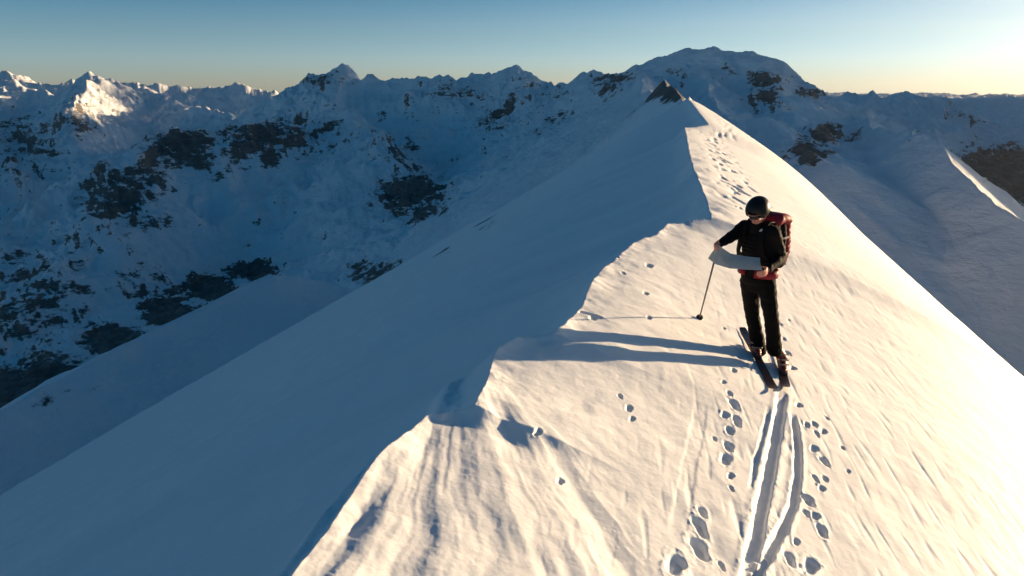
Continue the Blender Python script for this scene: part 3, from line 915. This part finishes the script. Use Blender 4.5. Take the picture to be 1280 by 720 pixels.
    for p, a, h in zip(pts, arc, hh):
        o = (hf * math.cos(a) + hr * math.sin(a)).normalized()
        rings.append([gl.verts.new(p + hu * h * b + o * d) for b, d in ((-1, 0.0), (0, .006), (1, 0.002), (1, -.004), (0, 0.001), (-1, -.006))])
    for a, b in zip(rings[:-1], rings[1:]):
        for k in range(6):
            gl.faces.new((a[k], a[(k + 1) % 6], b[(k + 1) % 6], b[k]))
    gl.faces.new(rings[0][::-1]); gl.faces.new(rings[-1])
    glasses = mesh_ob('sunglasses', gl, M_lens, person)
    for sgn in (-1, 1):
        bm = bmesh.new()
        tube(bm, [head + hr * sgn * 0.074 + hf * 0.046, head + hr * sgn * 0.086 + hf * 0.0, head + hr * sgn * 0.084 - hf * 0.035 - hu * 0.01], 0.0035, 6)
        mesh_ob('temple', bm, M_lens, glasses)
    for sgn in (-1, 1):
        bm = bmesh.new()
        pts = [hc + hr * sgn * 0.106 - hu * 0.040, head + hr * sgn * 0.078 - hu * 0.060 + hf * 0.02, head + hr * sgn * 0.030 - hu * 0.118 + hf * 0.030, head - hu * 0.126 + hf * 0.034]
        ribbon(bm, pts, hf, 0.008, 0.003, hr * sgn)
        mesh_ob('chin_strap', bm, M_strap, helmet)

    # ---------------- skis on the snow
    def ski(name, tipx, tailx, label):
        a, b = V(hit(*tipx)), V(hit(*tailx))
        d = (b - a); d.normalize()
        # straight plank over the ground between them, raised to the highest ground below it
        L = 1.68
        mid_t = (b - a).length * 0.5
        lift = -9
        for k in range(41):
            p = a + d * (L * k / 40)
            lift = max(lift, ground0(p.x, p.y) - p.z)
        a = a + UP * (min(lift, 0.06) + 0.010)
        side = d.cross(UP).normalized(); nrm = side.cross(d).normalized()
        bm = bmesh.new()
        prof = [(0.0, 0.014, 0.050), (0.012, 0.032, 0.046), (0.04, 0.049, 0.034), (0.09, 0.058, 0.017), (0.16, 0.060, 0.006), (0.24, 0.058, 0.002), (0.5, 0.050, 0.004), (0.85, 0.045, 0.006), (1.2, 0.049, 0.003), (1.5, 0.054, 0.0), (1.62, 0.053, 0.006), (1.68, 0.040, 0.014)]
        rings = []
        for (l, w, h) in prof:
            th = 0.006 + 0.010 * max(0, 1 - abs(l - 0.85) / 0.75)
            c = a + d * l + nrm * h
            rings.append([bm.verts.new(c + side * w * 0.88 * x + nrm * th * z) for x, z in ((-1, 0), (1, 0), (0.92, 1), (-0.92, 1))])
        for p, q in zip(rings[:-1], rings[1:]):
            for k in range(4):
                bm.faces.new((p[k], p[(k + 1) % 4], q[(k + 1) % 4], q[k]))
        bm.faces.new(rings[0][::-1]); bm.faces.new(rings[-1])
        o = mesh_ob('ski', bm, M_ski, None, False, 0.0015)
        tag(o, label, 'ski')
        return o, a, d, side, nrm
    def binding(o, c, d, side, nrm):
        bm = bmesh.new()
        box(bm, c - d * 0.165 + nrm * 0.018, d * 0.035, side * 0.032, nrm * 0.014)
        box(bm, c - d * 0.205 + nrm * 0.012, d * 0.012, side * 0.022, nrm * 0.008)
        for s in (-1, 1):
            box(bm, c - d * 0.160 + nrm * 0.040 + side * s * 0.030, d * 0.010, side * 0.006, nrm * 0.016)
        t = mesh_ob('toe_piece', bm, M_bind, o, False, 0.003)
        bm = bmesh.new()
        box(bm, c + d * 0.185 + nrm * 0.018, d * 0.045, side * 0.030, nrm * 0.014)
        box(bm, c + d * 0.180 + nrm * 0.050, d * 0.022, side * 0.022, nrm * 0.022)
        h = mesh_ob('heel_piece', bm, M_bind, o, False, 0.004)
    k1 = ski('ski', (969, 494), (934, 425), 'dark ski lying slantwise on the snow with its tail poking out past the leg')
    k2 = ski('ski', (983, 491), (968, 418), 'dark ski pointing straight down the ridge under the foot nearer the sun')
    def boot(kk, an, knee):
        o, a, d, side, nrm = kk
        # foot on the ski where the ankle is above it
        l = (an - a).dot(d)
        c = a + d * (l - 0.02) + nrm * 0.030
        binding(o, a + d * (l - 0.02) + nrm * 0.016, d, side, nrm)
        fwd = -d
        bm = bmesh.new()
        for i in range(9):
            t = i / 8
            p = c + d * 0.125 + fwd * 0.285 * t
            w = np.interp(t, [0, .2, .6, .85, 1], [.040, .044, .050, .048, .034]); h = np.interp(t, [0, .3, .6, 1], [.060, .065, .048, .030])
            ellipsoid(bm, p + nrm * (h - 0.004), d * 0.040, side * w, nrm * h, 2)
        ax = (knee - (c + nrm * 0.06)).normalized()
        base = c + d * 0.055 + nrm * 0.09
        limb(bm, base, base.lerp(an + UP * 0.05, 0.95), 0.058, 0.062)
        shell = melt('boot', bm, M_boot, 0.0075, 3, None, person)
        bm = bmesh.new()
        box(bm, c + nrm * 0.002 - d * 0.015, d * 0.150, side * 0.040, nrm * 0.011)
        mesh_ob('sole', bm, M_boot2, shell, False, 0.006)
        for f_, z_ in ((0.115, 0.082), (0.055, 0.112), (0.012, 0.160)):
            bm = bmesh.new()
            pts = []
            for q in range(-4, 5):
                an_ = q / 4 * 1.25
                pts.append(c + fwd * (f_ - 0.055 + 0.062 * math.cos(an_)) + side * 0.063 * math.sin(an_) + nrm * (z_ + 0.014 * (math.cos(an_) - .6)))
            ribbon(bm, pts, nrm, 0.007, 0.006, fwd)
            mesh_ob('buckle', bm, M_metal, shell, False)
        return shell
    boot(k1, anR, knR); boot(k2, anL, knL)

    # ---------------- backpack
    root = bpy.data.objects.new('backpack', None); link(root)
    back = che - F * 0.13 - UP * 0.035
    root.location = J(948, 346, 0) - F * 0.22
    tag(root, 'red and black touring backpack worn by the ski tourer', 'backpack')
    def under(o, p=None):
        p = p or root
        o.parent = p
        if p is root:
            o.matrix_parent_inverse = Matrix.Translation(-root.location)
        return o
    lean = (UP * 0.995 + F * 0.05).normalized()
    pc = back - F * 0.115
    bm = bmesh.new()
    for i in range(11):
        t = i / 10
        w = np.interp(t, [0, .2, .7, 1], [.125, .150, .155, .135]); d = np.interp(t, [0, .25, .7, 1], [.095, .125, .125, .105])
        c = pc + lean * (-0.27 + 0.48 * t)
        for sx in (-1, 1):
            for sy in (-1, 1):
                ellipsoid(bm, c + R * sx * (w - .065) + F * sy * (d - .06), R * .065, F * .06, UP * .06, 2)
    pk = under(melt('pack_body', bm, M_pack, 0.010, 4, wr(5, 0.008)))
    bm = bmesh.new()
    for i in range(9):
        t = i / 8
        c = pc - F * 0.155 + lean * (-0.24 + 0.44 * t)
        w = np.interp(t, [0, .3, 1], [.115, .140, .130])
        for sx in np.linspace(-1, 1, 6):
            ellipsoid(bm, c + R * float(sx) * (w - .05), R * .06, F * (.062 + .012 * math.sin(t * 3.1)), UP * .055, 2)
    under(melt('front_pocket', bm, M_red, 0.010, 4, wr(7, 0.008)))
    bm = bmesh.new()
    for sx in np.linspace(-1, 1, 7):
        for sy in np.linspace(-1, 1, 5):
            ellipsoid(bm, pc + lean * (0.245 - 0.02 * sy * sy) + R * float(sx) * .100 + F * (float(sy) * .085 - 0.035), R * .068, F * .075, UP * .060, 2)
    under(melt('lid', bm, M_red, 0.010, 4, wr(9, 0.008)))
    for s in (-1, 1):
        # shoulder strap from the lid over the shoulder and down to the ribs
        sh = she + R * s * 0.105
        pts = [sh - F * 0.13 + UP * 0.02, sh - F * 0.07 + UP * 0.080, sh + F * 0.01 + UP * 0.088, sh + F * 0.095 + UP * 0.02, sh + F * 0.140 - UP * 0.10 + R * s * .01, sh + F * 0.125 - UP * 0.24 + R * s * .045, sh + F * 0.02 - UP * 0.33 + R * s * .095]
        nr = [(-F + UP).normalized(), UP, (UP + F * .4).normalized(), (F + UP * .6).normalized(), F, (F + R * s * .5).normalized(), (R * s + F * .3).normalized()]
        bm = bmesh.new(); ribbon(bm, pts, [R] * 5 + [(R - F * s * .5).normalized(), (F * s + R * .2).normalized()], 0.030, 0.016, nr)
        st = under(mesh_ob('shoulder_strap', bm, M_pack, None, True, 0.004))
        if s == -1:
            bm = bmesh.new()
            c = sh + F * 0.118 + UP * 0.006; n = (F + UP * .6).normalized(); u2 = (UP - n * UP.dot(n)).normalized()
            for r0 in (0.010, 0.019, 0.028):
                arcp = [c + n * 0.011 + R * (-0.014 + r0 * math.sin(a)) + u2 * (-0.010 + r0 * math.cos(a)) for a in (0, .4, .8, 1.2, 1.57)]
                ribbon(bm, arcp, u2, 0.0032, 0.004, n)
            o = mesh_ob('logo_print', bm, M_white, st, False)
            o.matrix_parent_inverse = Matrix.Identity(4)
        # hip belt wing
        hb = J(947, 341, 0)
        pts = []; nr = []; sd = []
        for q in range(7):
            a = math.pi - s * math.radians(20 + q * 24)
            dirv = F * math.cos(a) + R * -math.sin(a) * -1
            dirv = F * math.cos(math.radians(160 - q * 24)) + R * s * math.sin(math.radians(160 - q * 24))
            pts.append(hb + F * F.dot(dirv) * 0.158 + R * R.dot(dirv) * 0.222 + UP * 0.02); nr.append(dirv.normalized()); sd.append(UP)
        bm = bmesh.new(); ribbon(bm, pts, sd, 0.042 if s == -1 else 0.034, 0.018, nr)
        under(mesh_ob('hip_belt', bm, M_red, None, True, 0.005))
        # compression straps on the sides
        for hgt in (-0.14, 0.04):
            c = pc + R * s * 0.158 + lean * hgt
            bm = bmesh.new(); ribbon(bm, [c + F * 0.09, c + R * s * .004 - F * 0.02, c - F * 0.13 - R * s * .01], UP, 0.010, 0.005, R * s)
            under(mesh_ob('compression_strap', bm, M_grey, None, False))
        bm = bmesh.new()
        ellipsoid(bm, pc + R * s * 0.150 - lean * 0.21, R * .035, F * .085, UP * .085)
        ellipsoid(bm, pc + R * s * 0.150 - lean * 0.16, R * .030, F * .075, UP * .060)
        under(melt('side_pocket', bm, M_pack, 0.008, 3, None))
    bm = bmesh.new()
    c = pc - R * 0.05 - F * 0.165 - lean * 0.10
    ribbon(bm, [c, c - F * 0.03 - UP * 0.06, c - F * 0.045 - UP * 0.13 - R * .01, c - F * 0.030 - UP * 0.20 - R * .02], [(R * .8 + F * .6).normalized()] * 4, 0.022, 0.006, (F * .8 - R * .6).normalized())
    under(mesh_ob('hanging_strap', bm, M_grey, None, False))
    bm = bmesh.new(); p = pc + lean * 0.285 + F * 0.06
    tube(bm, [p - R * .04, p - R * .03 + UP * .035, p + R * .03 + UP * .035, p + R * .04], 0.007, 8)
    under(mesh_ob('haul_loop', bm, M_pack, None))

    # ---------------- the sheet he reads
    bm = bmesh.new()
    dm = -0.20
    top_ = [J(898, 306, -0.26), J(904, 311, -0.27), J(913, 317, -0.28), J(930, 320.5, -0.31), J(950, 322.5, -0.34)]
    bot_ = [J(885, 323, -0.14), J(895, 330.5, -0.30), J(912, 335.5, -0.38), J(931, 337, -0.41), J(953, 338, -0.44)]
    grid = []
    n = 7
    for a, b in zip(top_, bot_):
        row = []
        for k in range(n):
            t = k / (n - 1)
            p = a.lerp(b, t) + F * 0.014 * math.sin(t * math.pi)
            row.append(p)
        grid.append(row)
    def surf(off):
        return [[bm.verts.new(p + off) for p in row] for row in grid]
    s1 = surf(V((0, 0, 0))); s2 = surf((UP * 0.6 - F * 0.8) * 0.0025)
    m_, n_ = len(s1), n
    for i in range(m_ - 1):
        for j in range(n_ - 1):
            bm.faces.new((s1[i][j], s1[i][j + 1], s1[i + 1][j + 1], s1[i + 1][j]))
            bm.faces.new((s2[i][j], s2[i + 1][j], s2[i + 1][j + 1], s2[i][j + 1]))
    for i in range(m_ - 1):
        for j in (0, n_ - 1):
            bm.faces.new((s1[i][j], s1[i + 1][j], s2[i + 1][j], s2[i][j]))
    for j in range(n_ - 1):
        for i in (0, m_ - 1):
            bm.faces.new((s1[i][j], s1[i][j + 1], s2[i][j + 1], s2[i][j]))
    mp = mesh_ob('map', bm, M_map, None, False)
    tag(mp, 'pale grey folded map held open in front of the ski tourer', 'map')

    # ---------------- pole planted beside him
    tip = V(hit(874, 397)) - UP * 0.03
    topp = J(898, 307, -0.20)
    d = (topp - tip).normalized()
    L = (topp - tip).length
    bm = bmesh.new(); tube(bm, [tip, tip + d * 0.03, tip + d * 0.5, tip + d * (L - 0.10)], [0.004, 0.0085, 0.0095, 0.0105], 12)
    pole = mesh_ob('ski_pole', bm, M_pole)
    tag(pole, 'thin grey ski pole planted in the snow below the held map', 'ski pole')
    bm = bmesh.new(); tube(bm, [tip + d * (L - 0.12), tip + d * (L - 0.09), tip + d * (L - 0.03), tip + d * L, tip + d * (L + 0.01)], [0.013, 0.017, 0.016, 0.020, 0.012], 12)
    mesh_ob('grip', bm, M_bind, pole)
    bm = bmesh.new()
    x_, y_, z_ = frame(d)
    c = tip + d * 0.055
    ring = []
    tube(bm, [c - d * .006, c - d * .004, c + d * .004, c + d * .006], [0.012, 0.040, 0.042, 0.014], 18)
    mesh_ob('basket', bm, M_bind, pole)
    return person

build_world()
build_light_and_camera()
build_person()
build_near(snow_near())
build_far(snow_far())
if HAZE > 0:
    build_haze()
